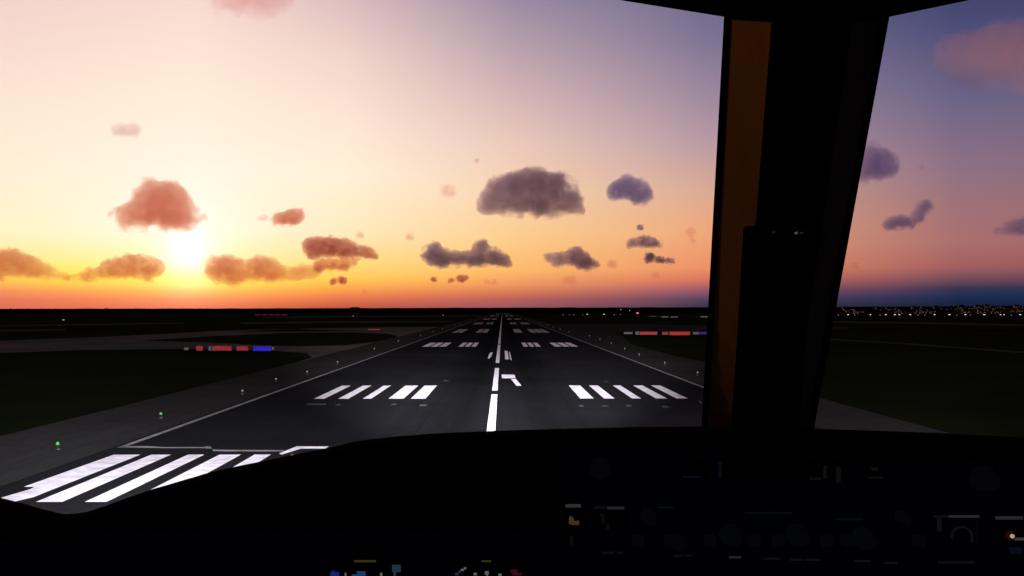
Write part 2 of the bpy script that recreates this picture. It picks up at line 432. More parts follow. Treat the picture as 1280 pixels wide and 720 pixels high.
put_mast(441.5, 397.4, 'd', 'lone pale lamp on the far field left of the runway', 'lamps left of the runway', 1100, .8)
put_mast(554, 395.6, 'd', 'lone faint lamp close to the left side of the far runway end', 'lamps left of the runway', 1300, .8)
put_mast(776, 386.8, 'd', 'high dim lamp left of the red tower beacon', 'lamps near the control tower', 1700, .6)
put_mast(787, 388, 'd', 'faint lamp just left of the red tower beacon', 'lamps near the control tower', 1700, .6)

def tower(px, py, D):
    p = dep(px, py, D); H = p.z
    r = empty('control_tower', (p.x, D, 0))
    x = p.x
    b = MB(); b.cyl((x,D,0), (x,D,H-5), 2.2, 1.8, 12); b.build('shaft', M['hangar'], r)
    b = MB(); b.cyl((x,D,H-5), (x,D,H-4), 1.8, 3.4, 12); b.cyl((x,D,H-4), (x,D,H-1.6), 3.2, 3.6, 12, 1); b.cyl((x,D,H-1.6), (x,D,H-1), 3.9, 3.0, 12)
    b.build('cab', [M['hangar'], M['redl'] if False else M['roof']], r)
    b = MB(); b.cyl((x,D,H-1), (x,D,H+4.5), .25, .15, 8); b.build('mast', M['metal'], r)
    b = MB(); b.cyl((x,D-3.2,H-1.0), (x,D-3.2,H-.6), .5, .5, 10, 1); b.cyl((x,D-3.2,H-.6), (x,D-3.2,H+.9), 1.5, .8, 12); b.build('beacon', [M['redl'], M['metal']], r)
    setp(r, 'control tower with a red beacon and thin mast on the far right field', 'control tower')
tower(796.5, 391.3, 1250)

def hangar(px0, px1, pyb, pyt, lit, name, label, D=None):
    D = D or 1500
    a = dep(px0, pyb, D); b_ = dep(px1, pyt, D)
    x0, x1, h = a.x, b_.x, b_.z
    r = empty(name, ((x0+x1)/2, D, 0))
    b = MB(); b.box((x0, D, 0), (x1, D + 25, h*.85)); b.build('wall', M['hangar'], r)
    b = MB(); b.prism([(x0-.6, D-.8, h*.85+.01), (x1+.6, D-.8, h*.85+.01), ((x0+x1)/2 + (x1-x0)*.2, D-.8, h), ((x0+x1)/2 - (x1-x0)*.2, D-.8, h)], (0, 26.5, 0)); b.build('roof', M['roof'], r)
    n = max(1, int((x1 - x0) / 9))
    for i in range(n):
        if lit is None: break
        t0 = x0 + (x1-x0)*(i + .08)/n; t1 = x0 + (x1-x0)*(i + .92)/n
        b = MB(); b.box((t0, D - .12, h*.3), (t1, D - .003, h*.62)); b.build('window', lit, r)
    setp(r, label, 'airport building')
M['faint_win'] = emis('faint_window', (.5, .5, .42), .25)
M['green_win'] = emis('greenish_window', (.25, .35, .08), .15)
M['red_win'] = emis('dull_red_window', (.5, .05, .02), .16)
hangar(826, 836, 398, 394.6, M['faint_win'], 'hangar', 'low lit hangar, left of the pair right of the red beacon', 1200)
hangar(837.5, 848, 398, 394.8, M['faint_win'], 'hangar', 'low lit hangar, right of the pair right of the red beacon', 1200)
hangar(812, 821, 398, 394.2, M['green_win'], 'terminal_building', 'faint greenish low building just right of the red beacon', 1300)
hangar(875, 886, 398, 394.2, M['faint_win'], 'terminal_building', 'pale lit low building touching the window post', 1200)
hangar(318, 360, 398, 391, M['red_win'], 'terminal_building', 'long low dull red building on the left horizon', 1500)
hangar(436, 450, 390, 383.9, None, 'hangar', 'dark unlit hangar breaking the skyline left of the runway', 2400)

# city on the slope: a building of each kind, then copies
def house(w, d, h, win, storeys, cols):
    r = empty('city_building', (0, 0, 0))
    b = MB(); b.box((-w/2, 0, -8), (w/2, d, h)); b.build('wall', M['wall'], r)
    if storeys <= 3:
        b = MB(); b.prism([(-w/2-.5, -.5, h+.01), (w/2+.5, -.5, h+.01), (0, -.5, h + w*.18)], (0, d+1, 0)); b.build('roof', M['roof'], r)
    else:
        b = MB(); b.box((-w/2-.3, -.3, h+.01), (w/2+.3, d+.3, h+.9)); b.box((-2, d*.3, h+.91), (2, d*.6, h+3)); b.build('roof', M['roof'], r)
    rnd = random.Random(int(w*10+h))
    for s in range(storeys):
        for c in range(cols):
            if rnd.random() < .62: continue
            x = -w/2 + w*(c+.5)/cols; z = h*(s+.5)/storeys
            b = MB(); b.box((x-.9, -.08, z-.7), (x+.9, -.003, z+.7)); b.build('window', win, r)
    return r
kinds = [house(14, 10, 6, M['amber'], 2, 4), house(22, 14, 13, M['pink'], 4, 6), house(16, 12, 9, M['cream'], 3, 5), house(11, 9, 5, M['pink'], 2, 3)]
kl = ['low gabled city house with amber windows on the far right slope', 'tall flat roofed city block with pinkish windows on the far right slope', 'three storey city house with cream windows on the far right slope', 'small city house with pinkish windows on the far right slope']
ku = [False]*4
rnd = random.Random(11)
dg = bpy.context.evaluated_depsgraph_get()
dg.update()
hv = [v.co.copy() for v in hill_city.data.vertices]
def hill_z(x, y):
    best = None
    rows = len(hv) // 5
    # find the row by x at that y, then interpolate down the slope
    j = min(range(rows), key=lambda j: abs(hv[j*5+2].x - x))
    pr = hv[j*5:j*5+5]
    for a, b in zip(pr, pr[1:]):
        if a.y <= y <= b.y: return a.z + (b.z - a.z) * (y - a.y) / (b.y - a.y)
    return 0
def put_house(k, x, y):
    o = kinds[k] if not ku[k] else copy_tree(kinds[k]); ku[k] = True
    z = max(0, hill_z(x, y))
    o.location = (x, y, z); o.rotation_euler.z = rnd.uniform(-.35, .35) + math.atan2(-x, y) * .5
    setp(o, kl[k], 'building', 'city buildings on the far right slope')
n = 0
while n < 110:
    px = rnd.uniform(1052, 1300)
    if rnd.random() > .35 + .65 * (px - 1040) / 260: continue
    # two bands: the skyline and the lower slope
    y = rnd.choice([rnd.uniform(3700, 4150), rnd.uniform(3800, 4190), rnd.uniform(2700, 3700)])
    x = (px - 628) / F * y
    put_house(rnd.choice([0, 1, 2, 3]), x, y); n += 1

# ------------------------------------------------------------------ clouds
SUN = ray(236, 322)
def cloud_mat(name, dens, col, absorb, g, lobes, rm, zb, amp=.55):
    """droplets gathered round the cloud's cores, with a rim torn by fractal noise and a flat base"""
    m = bpy.data.materials.new(name); m.use_nodes = True
    nt = m.node_tree; nt.nodes.clear(); N = nt.nodes; L = nt.links
    out = N.new('ShaderNodeOutputMaterial'); ad = N.new('ShaderNodeAddShader')
    s = N.new('ShaderNodeVolumeScatter'); a = N.new('ShaderNodeVolumeAbsorption')
    tc = N.new('ShaderNodeTexCoord'); P_ = tc.outputs['Object']
    def mt(op, *v):
        n = N.new('ShaderNodeMath'); n.operation = op
        for i, q in enumerate(v):
            if isinstance(q, (int, float)): n.inputs[i].default_value = q
            else: L.new(q, n.inputs[i])
        return n.outputs[0]
    def nz(scale, det, rough, dist=0):
        n = N.new('ShaderNodeTexNoise'); n.inputs['Scale'].default_value = scale; n.inputs['Detail'].default_value = det
        n.inputs['Roughness'].default_value = rough; n.inputs['Distortion'].default_value = dist; L.new(P_, n.inputs['Vector']); return n.outputs['Fac']
    f = None
    for c, r in lobes:
        d = N.new('ShaderNodeVectorMath'); d.operation = 'DISTANCE'; L.new(P_, d.inputs[0]); d.inputs[1].default_value = c
        q = mt('MULTIPLY', d.outputs['Value'], 1 / r)
        v = mt('EXPONENT', mt('MULTIPLY', mt('MULTIPLY', q, q), -1.25))
        f = v if f is None else mt('ADD', f, v)
    f = mt('SUBTRACT', mt('SMOOTH_MIN', f, .85, .2), .27)
    sp = N.new('ShaderNodeSeparateXYZ'); L.new(P_, sp.inputs[0])
    base = mt('MULTIPLY', mt('SUBTRACT', sp.outputs['Z'], zb - rm * .12), .75 / rm)
    f = mt('SMOOTH_MIN', f, base, .12)
    rip = mt('MULTIPLY', mt('SUBTRACT', nz(2.1 / rm, 8, .72, .35), .47), amp * 4.2)
    swell = mt('MULTIPLY', mt('SUBTRACT', nz(.85 / rm, 3, .5, .6), .49), 1.5 if amp < .5 else 1.0)
    f = mt('SUBTRACT', mt('SUBTRACT', f, rip), swell)
    r = N.new('ShaderNodeMapRange'); r.interpolation_type = 'SMOOTHSTEP'; r.inputs[1].default_value = 0; r.inputs[2].default_value = .30
    r.inputs[3].default_value = 0; r.inputs[4].default_value = dens * .88
    L.new(f, r.inputs[0])
    L.new(r.outputs[0], s.inputs['Density']); L.new(r.outputs[0], a.inputs['Density'])
    s.inputs['Color'].default_value = (*col, 1); s.inputs['Anisotropy'].default_value = g
    a.inputs['Color'].default_value = (*absorb, 1)
    L.new(s.outputs[0], ad.inputs[0]); L.new(a.outputs[0], ad.inputs[1]); L.new(ad.outputs[0], out.inputs['Volume'])
    return m
CM = {}
def cmat(kind, thick, lobes, rm, zb):
    """droplet density so that a cloud of this thickness has the optical depth of its kind"""
    tau = {'near': 1.3, 'mid': 2.0, 'dark': 2.5, 'soft': 1.9, 'faint': .45, 'pink': .42}[kind]
    col, ab = {'near': ((.60,.62,.64), (.92,.44,.36)), 'mid': ((.6,.6,.75), (.8,.4,.5)), 'dark': ((.72,.66,.86), (.71,.64,.94)),
               'soft': ((.55,.55,.6), (.55,.55,.97)), 'faint': ((.5,.5,.5), (.95,.5,.6)), 'pink': ((.9,.5,.55), (.95,.7,.7))}[kind]  # tints put the sunset and sky light into the droplet colour
    return cloud_mat('cloud_' + kind, tau / thick, col, ab, .3, lobes, rm, zb, .42 if kind not in ('faint', 'pink') else .6)
TEX = bpy.data.textures.new('puffs', 'CLOUDS'); TEX.noise_scale = 1.0; TEX.noise_depth = 4
def cloud(lobes, kind, label, alt=900, group=None):
    yb = max(y + r*.8 for x, y, r in lobes)
    D = min(26000, max(4500, alt * F / max(20, 388.5 - yb)))
    cx = sum(x for x, y, r in lobes)/len(lobes); cy = sum(y for x, y, r in lobes)/len(lobes)
    C0 = dep(cx, cy, D)
    lobes = [(x, y, r * 1.32) for x, y, r in lobes]
    rm = max(r for x, y, r in lobes) / F * D
    bm = bmesh.new(); cores = []
    rnd = random.Random(int(cx * 7 + cy))
    for x, y, r in lobes:
        p = dep(x, y, D); rr = r / F * D
        cores.append((p - C0, rr * 1.05))
        subs = [(Vector((0, 0, 0)), 1.12)]
        for k in range(12):
            t = rnd.uniform(0, 2*math.pi); u = rnd.uniform(-.35, 1)
            subs.append((Vector((math.cos(t)*.85, rnd.uniform(-.5, .5), max(-.35, math.sin(t)*.75 + .05)))*rr, rnd.uniform(.28, .5)))
        for off, s in subs:
            mx = Matrix.Translation(p + off - C0) @ Matrix.Diagonal((rr*s, rr*s, rr*s*.92, 1))
            bmesh.ops.create_icosphere(bm, subdivisions=2, radius=1, matrix=mx)
    me = bpy.data.meshes.new('tmp'); bm.to_mesh(me); bm.free()
    o = bpy.data.objects.new('tmp', me); COL.objects.link(o)
    mod = o.modifiers.new('r', 'REMESH'); mod.mode = 'VOXEL'; mod.voxel_size = rm / 10; mod.use_smooth_shade = True
    t = bpy.data.textures.new('puffs', 'CLOUDS'); t.noise_scale = rm * .4; t.noise_depth = 6
    dm = o.modifiers.new('d', 'DISPLACE'); dm.texture = t; dm.strength = rm * .22; dm.mid_level = .5; dm.texture_coords = 'LOCAL'
    t2 = bpy.data.textures.new('billows', 'CLOUDS'); t2.noise_scale = rm * 1.3; t2.noise_depth = 2
    d2 = o.modifiers.new('d2', 'DISPLACE'); d2.texture = t2; d2.strength = rm * .3; d2.mid_level = .45; d2.texture_coords = 'LOCAL'
    r2 = o.modifiers.new('r2', 'REMESH'); r2.mode = 'VOXEL'; r2.voxel_size = rm / 10; r2.use_smooth_shade = True
    dgr = bpy.context.evaluated_depsgraph_get()
    me2 = bpy.data.meshes.new_from_object(o.evaluated_get(dgr))
    bpy.data.objects.remove(o)
    me2.name = 'cloud'
    zb = (dep(cx, yb, D) - C0).z
    for v in me2.vertices:                                            # flat condensation level
        if v.co.z < zb: v.co.z = zb + (v.co.z - zb) * .5
    bm = bmesh.new(); bm.from_mesh(me2); seen = set(); isl = []      # keep the cloud in one piece
    for v0 in bm.verts:
        if v0 in seen: continue
        st = [v0]; seen.add(v0); grp = []
        while st:
            v = st.pop(); grp.append(v)
            for e_ in v.link_edges:
                u = e_.other_vert(v)
                if u not in seen: seen.add(u); st.append(u)
        isl.append(grp)
    isl.sort(key=len)
    for grp in isl[:-1]: bmesh.ops.delete(bm, geom=grp, context='VERTS')
    bm.to_mesh(me2); bm.free()
    me2.materials.clear(); me2.materials.append(cmat(kind, rm * 1.3, cores, rm, zb))
    ob = bpy.data.objects.new('cloud', me2); ob.location = C0; COL.objects.link(ob)
    setp(ob, label, 'cloud', group or 'clouds in the evening sky')
CL = [
 ([(175,272,19),(195,253,20),(213,253,19),(215,272,20),(234,279,12),(160,270,9),(198,272,19),(188,250,15),(228,268,12)], 'near', 'large salmon cloud standing just upper left of the sun glow'),
 ([(350,275,8),(365,272,9),(374,269,7),(358,277,8)], 'near', 'small salmon cloud alone right of and above the sun glow'),
 ([(-14,330,16),(12,328,14),(28,332,12),(42,336,11),(56,340,9),(70,343,7),(82,346,5),(-5,347,8)], 'near', 'flat salmon cloud cut by the left edge of the picture'),
 ([(92,347,4),(112,343,8),(138,337,11),(160,332,12),(180,334,13),(196,335,9),(130,345,6),(155,344,6),(84,349,4),(100,347,5),(124,343,6),(148,341,7),(172,342,7),(190,341,5),(204,334,3)], 'near', 'long flat salmon cloud low, just left of the sun glow'),
 ([(183,350,3),(190,351,3)], 'faint', 'tiny wisp under the long flat cloud left of the sun'),
 ([(270,335,13),(286,335,14),(293,347,11),(308,342,10),(326,335,13),(338,340,12),(352,343,8),(364,342,8),(376,340,8),(388,340,8),(398,339,6),(277,349,8),(318,350,6)], 'near', 'long ragged salmon cloud low, just right of the sun glow'),
 ([(392,310,11),(410,311,12),(430,311,11),(450,315,10),(465,320,7),(385,305,6)], 'mid', 'broad dusky rose cloud, upper one of the stacked pair right of the sun'),
 ([(398,332,8),(414,333,8),(430,331,8),(442,327,5)], 'near', 'salmon cloud bank under the broad dusky rose cloud'),
 ([(416,352,4),(428,351,5),(442,354,3)], 'mid', 'tiny flat rose cloud low under the stacked pair'),
 ([(450,294,5),(468,291,4),(486,291,5)], 'faint', 'thin broken wisp above the right end of the dusky rose cloud'),
 ([(512,297,5)], 'faint', 'tiny faint puff above the two humped mauve cloud'),
 ([(540,318,11),(552,325,11),(568,326,10),(585,326,10),(602,310,9),(600,324,10),(618,323,11),(632,327,8),(545,310,6)], 'dark', 'mauve cloud with two humps left of the picture centre'),
 ([(542,350,3.5)], 'mid', 'tiny round puff low beneath the two humped cloud'),
 ([(564,351,3.5),(576,349,5),(584,347,3)], 'mid', 'tiny flat cloud low beneath the two humped cloud'),
 ([(608,353,3.5),(618,353,4)], 'faint', 'faint tiny streak low above the runway end'),
 ([(612,252,12),(622,238,14),(645,232,16),(670,231,17),(695,236,17),(712,250,13),(723,263,7),(640,254,14),(670,255,16),(700,258,12),(606,258,8),(655,266,9),(685,266,9)], 'dark', 'biggest dark purple cloud above the runway end'),
 ([(772,238,10),(785,231,10),(798,240,13),(808,243,8),(766,243,6),(800,252,7)], 'soft', 'round purple cloud just right of the biggest dark cloud'),
 ([(685,321,6),(699,325,8),(718,321,10),(730,327,10),(742,331,6),(722,313,4),(735,335,5)], 'dark', 'ragged mauve cloud below the biggest dark cloud'),
 ([(765,331,6)], 'faint', 'faint puff right of the ragged mauve cloud'),
 ([(790,305,6),(805,303,8),(820,305,7)], 'dark', 'flat purple cloud, upper of the small pair by the window post'),
 ([(811,322,6),(825,326,5),(838,326,5)], 'dark', 'flat purple cloud, lower of the small pair by the window post'),
 ([(800,285,4)], 'soft', 'tiny purple puff above the small cloud pair'),
 ([(708,352,6),(716,350,5)], 'faint', 'faint low puff above the right side of the runway'),
 ([(820,345,5)], 'faint', 'faint puff low under the small cloud pair'),
 ([(863,290,6),(866,302,4)], 'faint', 'faint wisp beside the left edge of the window post'),
 ([(440,366,3),(456,365,3.5),(474,366,3)], 'faint', 'faint long streak lying just above the horizon left of the runway end'),
 ([(596,201,3),(606,203,3)], 'faint', 'tiny faint wisp high left of the biggest dark cloud'),
 ([(138,268,4),(146,262,4)], 'faint', 'pale shred at the left edge of the large salmon cloud'),
 ([(246,262,4),(254,272,5)], 'faint', 'pale shred at the right edge of the large salmon cloud'),
 ([(331,272,4),(324,274,3)], 'faint', 'pale shred left of the small lone salmon cloud'),
 ([(1152,210,4)], 'faint', 'tiny faint puff right of the soft blue grey cloud'),
 ([(560,240,9)], 'faint', 'faint puff left of the biggest dark cloud'),
 ([(1088,203,19),(1082,220,14),(1108,208,14)], 'soft', 'soft blue grey cloud touching the right edge of the window post'),
 ([(1112,281,8),(1124,279,9),(1134,282,7),(1148,271,8),(1156,259,8)], 'soft', 'blue grey cloud rising to the right in the right window'),
 ([(1246,289,5),(1260,288,9),(1276,285,11),(1296,286,13)], 'soft', 'blue grey cloud cut by the right edge of the picture'),
 ([(1068,333,5)], 'faint', 'faint puff low beside the right edge of the window post'),
 ([(1196,72,24),(1230,85,34),(1266,72,38),(1310,80,40)], 'pink', 'large soft pink cloud high at the right edge'),
 ([(290,0,22),(318,2,24),(345,-6,20)], 'faint', 'soft pink cloud cut by the top edge at left'),
 ([(150,165,9),(168,163,8)], 'faint', 'very faint wisp high in the pale sky at left'),
]
for l, k, t in CL: cloud(l, k, t)

# ------------------------------------------------------------------ sky and sun
w = bpy.data.worlds.new('World'); sc.world = w; w.use_nodes = True
nt = w.node_tree; N = nt.nodes; L = nt.links; N.clear()
out = N.new('ShaderNodeOutputWorld'); bg = N.new('ShaderNodeBackground'); bg2 = N.new('ShaderNodeBackground'); add = N.new('ShaderNodeAddShader')
sky = N.new('ShaderNodeTexSky'); sky.sky_type = 'NISHITA'; sky.sun_disc = False
sun_el = math.asin(SUN.z); sun_az = math.atan2(SUN.x, SUN.y)
sky.sun_elevation = sun_el; sky.sun_rotation = sun_az
sky.air_density = 1.5; sky.dust_density = 2
L.new(sky.outputs[0], bg.inputs[0]); bg.inputs[1].default_value = .005
tc = N.new('ShaderNodeTexCoord')
sep = N.new('ShaderNodeSeparateXYZ'); L.new(tc.outputs['Generated'], sep.inputs[0])
def mth(op, a, b=None, clamp=False):
    n = N.new('ShaderNodeMath'); n.operation = op; n.use_clamp = clamp
    for i, v in enumerate((a, b)):
        if v is None: continue
        if isinstance(v, (int, float)): n.inputs[i].default_value = v
        else: L.new(v, n.inputs[i])
    return n.outputs[0]
az = mth('ARCTAN2', sep.outputs['X'], sep.outputs['Y'])
hyp = mth('SQRT', mth('ADD', mth('MULTIPLY', sep.outputs['X'], sep.outputs['X']), mth('MULTIPLY', sep.outputs['Y'], sep.outputs['Y'])))
el = mth('ARCTAN2', sep.outputs['Z'], hyp)
t = mth('DIVIDE', el, .4, True)
cols = [
 (-2.6, [(0,(20,20,40)),(300,(26,26,48)),(384,(24,24,40))]),
 (-1.2, [(0,(60,58,95)),(200,(110,90,115)),(320,(150,100,95)),(384,(90,60,60))]),
 (math.atan(-628/F), [(0,(238,202,203)),(60,(243,212,205)),(150,(249,228,212)),(230,(250,238,216)),(300,(253,242,200)),(335,(255,234,130)),(347,(255,220,92)),(357,(252,188,88)),(366,(240,145,95)),(375,(226,120,98)),(384,(218,112,88))]),
 (math.atan(-388/F), [(0,(245,214,206)),(60,(249,224,212)),(130,(252,236,217)),(220,(253,244,228)),(290,(254,247,230)),(328,(255,247,178)),(346,(255,242,90)),(358,(255,228,76)),(367,(255,180,72)),(376,(248,135,78)),(384,(234,112,65))]),
 (math.atan(-198/F), [(0,(215,182,190)),(80,(240,212,203)),(150,(250,228,212)),(220,(254,240,218)),(290,(254,233,192)),(325,(254,222,140)),(348,(255,205,90)),(360,(250,165,80)),(372,(228,120,82)),(384,(190,85,65))]),
 (math.atan(12/F), [(0,(147,134,162)),(60,(180,158,172)),(120,(212,178,182)),(180,(234,200,188)),(240,(246,210,178)),(300,(250,204,140)),(338,(252,185,108)),(356,(236,150,98)),(368,(205,112,88)),(376,(175,92,92)),(384,(150,85,100))]),
 (math.atan(252/F), [(0,(103,100,138)),(60,(124,114,148)),(120,(153,134,158)),(180,(183,152,165)),(240,(216,170,150)),(290,(238,168,125)),(335,(236,146,105)),(350,(215,118,98)),(362,(160,88,105)),(373,(84,70,98)),(384,(46,50,76))]),
 (math.atan(572/F), [(0,(48,50,90)),(70,(72,74,120)),(150,(106,98,134)),(220,(138,110,134)),(270,(158,112,120)),(310,(170,110,112)),(338,(162,94,95)),(352,(112,74,90)),(363,(46,52,82)),(373,(16,42,82)),(384,(16,30,52))]),
 (1.2, [(0,(22,24,50)),(200,(40,40,75)),(320,(50,42,70)),(384,(12,20,40))]),
 (2.6, [(0,(14,14,28)),(384,(10,12,22))]),
]
prev = None
for i, (a, stops) in enumerate(cols):
    cr = N.new('ShaderNodeValToRGB'); L.new(t, cr.inputs['Fac'])
    e = cr.color_ramp.elements
    st = sorted([(max(0, (388.5 - y)/F/.4), c) for y, c in stops])
    while len(e) < len(st): e.new(.5)
    for k, (pz, c) in enumerate(st): e[k].position = pz
    for k, (pz, c) in enumerate(st): e[k].color = lin(c)
    if prev is None: prev = cr.outputs['Color']; a0 = a; continue
    mr = N.new('ShaderNodeMapRange'); mr.interpolation_type = 'LINEAR'; L.new(az, mr.inputs[0]); mr.inputs[1].default_value = a0; mr.inputs[2].default_value = a
    mx = N.new('ShaderNodeMix'); mx.data_type = 'RGBA'; L.new(mr.outputs[0], mx.inputs['Factor']); L.new(prev, mx.inputs[6]); L.new(cr.outputs['Color'], mx.inputs[7])
    prev = mx.outputs[2]; a0 = a
# darker towards the zenith
zr = N.new('ShaderNodeMapRange'); zr.interpolation_type = 'SMOOTHSTEP'; L.new(el, zr.inputs[0]); zr.inputs[1].default_value = .34; zr.inputs[2].default_value = 1.0; zr.inputs[3].default_value = 1; zr.inputs[4].default_value = .3
sc1 = N.new('ShaderNodeVectorMath'); sc1.operation = 'SCALE'; L.new(prev, sc1.inputs[0]); L.new(zr.outputs[0], sc1.inputs['Scale'])
# glow of the sun behind thin air
dt = N.new('ShaderNodeVectorMath'); dt.operation = 'DOT_PRODUCT'; L.new(tc.outputs['Generated'], dt.inputs[0]); dt.inputs[1].default_value = SUN
d0 = mth('MAXIMUM', dt.outputs['Value'], 0)
def glow(p, c):
    g = mth('POWER', d0, p); s = N.new('ShaderNodeVectorMath'); s.operation = 'SCALE'; s.inputs[0].default_value = c; L.new(g, s.inputs['Scale']); return s.outputs[0]
def vadd(a, b):
    s = N.new('ShaderNodeVectorMath'); s.operation = 'ADD'; L.new(a, s.inputs[0]); L.new(b, s.inputs[1]); return s.outputs[0]
tot = vadd(vadd(sc1.outputs[0], glow(3600, (.6, .6, .56))), glow(500, (.09, .09, .09)))
L.new(tot, bg2.inputs[0]); bg2.inputs[1].default_value = 1
L.new(bg.outputs[0], add.inputs[0]); L.new(bg2.outputs[0], add.inputs[1]); L.new(add.outputs[0], out.inputs[0])

sd = bpy.data.lights.new('sun', 'SUN'); sd.energy = 2.5; sd.angle = R(.6); sd.color = (1, .50, .20)
so = bpy.data.objects.new('sun', sd); COL.objects.link(so); so.rotation_euler = (-SUN).to_track_quat('-Z', 'Y').to_euler(); so.location = (0, 0, 60)

# aircraft landing lights: the only thing that makes the near paint blaze
def spot(name, loc, tgt, power, size, blend, sx=1):
    d = bpy.data.lights.new(name, 'SPOT'); d.energy = power; d.spot_size = R(size); d.spot_blend = blend; d.color = (.93, .93, 1.0); d.shadow_soft_size = .15
    o = bpy.data.objects.new(name, d); COL.objects.link(o); o.location = loc
    o.rotation_euler = (Vector(tgt) - Vector(loc)).to_track_quat('-Z', 'Y').to_euler(); o.scale = (sx, 1, 1)
spot('landing_light', (-1, 3.2, 5.5), (-1, 300, 5.5), 1.4e7, 12, 1, 2.4)
spot('landing_light', (1, 3.2, 5.5), (-1, 112, 0), 9e5, 24, .6, 3.2)
spot('landing_light', (-2, 3.2, 5.5), (-14, 52, 0), 4.5e5, 50, .9, 1.4)

# ------------------------------------------------------------------ cockpit
ck = empty('airliner_cockpit', (0, .85, 7.4))
setp(ck, 'dark airliner cockpit with black glareshield, dim instruments and a thick window post', 'cockpit')
# glareshield
sil = [(-520,520),(-300,560),(-150,592),(-60,608),(0,622),(16,626),(33,630.5),(59,638),(82,643),(108,640.5),(135,631),(164,620.5),(190,611.5),(213,605),(262,590.5),(305,581),(338,574.5),(361,569.5),(410,560),(440,552.5),(480,547),(520,543.5),(560,541),(620,538.5),(700,536),(800,533.8),(880,533),(950,533.8),(1020,536),(1100,538.5),(1180,541.5),(1280,547),(1400,556),(1700,590)]
prof = [(.55,-.42),(.50,-.03-.02),(.32,-.028),(.14,-.008),(.05,-.001),(0,0),(-.03,-.0003),(-.05,-.002),(-.061,-.005),(-.066,-.0095),(-.062,-.014),(-.05,-.016),(.0,-.018),(.10,-.06),(.10,-.42)]
mb = MB(); xsr = []
def sil_y(x):
    for (xa, ya), (xb, yb) in zip(sil, sil[1:]):
        if xa <= x <= xb: return ya + (yb - ya) * (x - xa) / (xb - xa)
px = -520
while px <= 1700: xsr.append(px); px += 7
rows = []
YC = .90
for px in xsr:
    # smooth the trace
    y = (sil_y(max(-520, px-6)) + 2*sil_y(px) + sil_y(min(1700, px+6))) / 4
    p = dep(px, y, YC)
    rows.append([(p.x * (YC + max(0, dy)) / YC, YC + dy, (8.5 + (p.z - 8.5) * (YC + dy) / YC + dz * (.6 if dz > -.1 else 1)) if dy > .001 and dz > -.055 else p.z + dz) for dy, dz in prof])
n = len(prof)
mb.add([v for r in rows for v in r], [(j*n+i, j*n+(i+1) % n, (j+1)*n+(i+1) % n, (j+1)*n+i) for j in range(len(rows)-1) for i in range(n)])
mb.add(rows[0], [tuple(range(n))]); mb.add(rows[-1], [tuple(range(n))])
mb.build('glareshield', M['dash'], ck, smooth=True)
# post: plan section swept from the sill up and back to the header
def sweep(pairs_bottom, pairs_top, name, m, parent):
    """section points given as (px, depth) at the foot (row 560) and at the head (row 6)"""
    b = [dep(px, 575, Y) for px, Y in pairs_bottom]; t_ = [dep(px, -10, Y) for px, Y in pairs_top]
    S = 14; n = len(b); vs = []
    for s in range(S + 1):
        f = s / S
        vs += [a.lerp(c, f) for a, c in zip(b, t_)]
    fs = [(j*n+i, j*n+(i+1) % n, (j+1)*n+(i+1) % n, (j+1)*n+i) for j in range(S) for i in range(n)]
    fs += [tuple(range(n)), tuple(range(S*n, S*n+n))]
    q = MB(); q.add(vs, fs); return q.build(name, m, parent)
kf = lambda xb, xt: (xb, xt)
# x at row 575 / row -10, extrapolated from rows 533 and 20
def ex(xb, xt):
    s = (xt - xb) / 513.0
    return xb - s * 42, xt + s * 30
def sec(pts):
    B = []; T = []
    for xb, xt, Yb, Yt in pts:
        a, c = ex(xb, xt); B.append((a, Yb)); T.append((c, Yt))
    return B, T
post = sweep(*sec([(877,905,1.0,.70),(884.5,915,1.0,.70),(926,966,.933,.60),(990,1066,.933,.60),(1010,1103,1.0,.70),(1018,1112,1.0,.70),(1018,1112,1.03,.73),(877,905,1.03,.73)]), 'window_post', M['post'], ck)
tr = sweep(*sec([(885,915.5,.998,.698),(925,965.5,.935,.602),(924.5,965,.931,.598),(884.5,915,.992,.692)]), 'side_trim', M['trim'], post)  # foot twisted away from the sun, so the shape darkens the strip downward
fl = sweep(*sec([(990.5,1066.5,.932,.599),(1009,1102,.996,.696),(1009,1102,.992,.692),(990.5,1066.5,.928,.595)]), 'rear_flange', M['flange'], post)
# header under the roof
def hdr(pts, name, ext):
    q = MB(); q.prism(pts, ext); return q.build(name, M['post'], ck)
hd = MB()
A = [dep(-600,-190,.70), dep(760,-3,.70), dep(780,1,.70), dep(905,21,.70), dep(1112,21,.70), dep(1203,2,.70), dep(1230,-4,.70), dep(1700,-60,.70), dep(1700,-330,.70), dep(-600,-330,.70)]
hd.prism([(p.x, .70, p.z) for p in A], (0, -.07, 0)); hd.build('window_header', M['post'], ck)
hp = MB(); B4 = [dep(906,-70,.585), dep(911,16,.585), dep(917,25,.585), dep(966,28,.585), dep(1072,28,.585), dep(1103,22,.585), dep(1112,14,.585), dep(1114,-70,.585)]
hp.prism(B4, (0, -.014, 0)); hp.build('post_cap', M['post'], post)
def rbox(mb, x0, x1, y0, y1, z0, z1, c=.004, mi=0):
    pts = [(x0+c,y0,z0),(x1-c,y0,z0),(x1,y0,z0+c),(x1,y0,z1-c),(x1-c,y0,z1),(x0+c,y0,z1),(x0,y0,z1-c),(x0,y0,z0+c)]
    return mb.prism(pts, (0, y1 - y0, 0), mi)
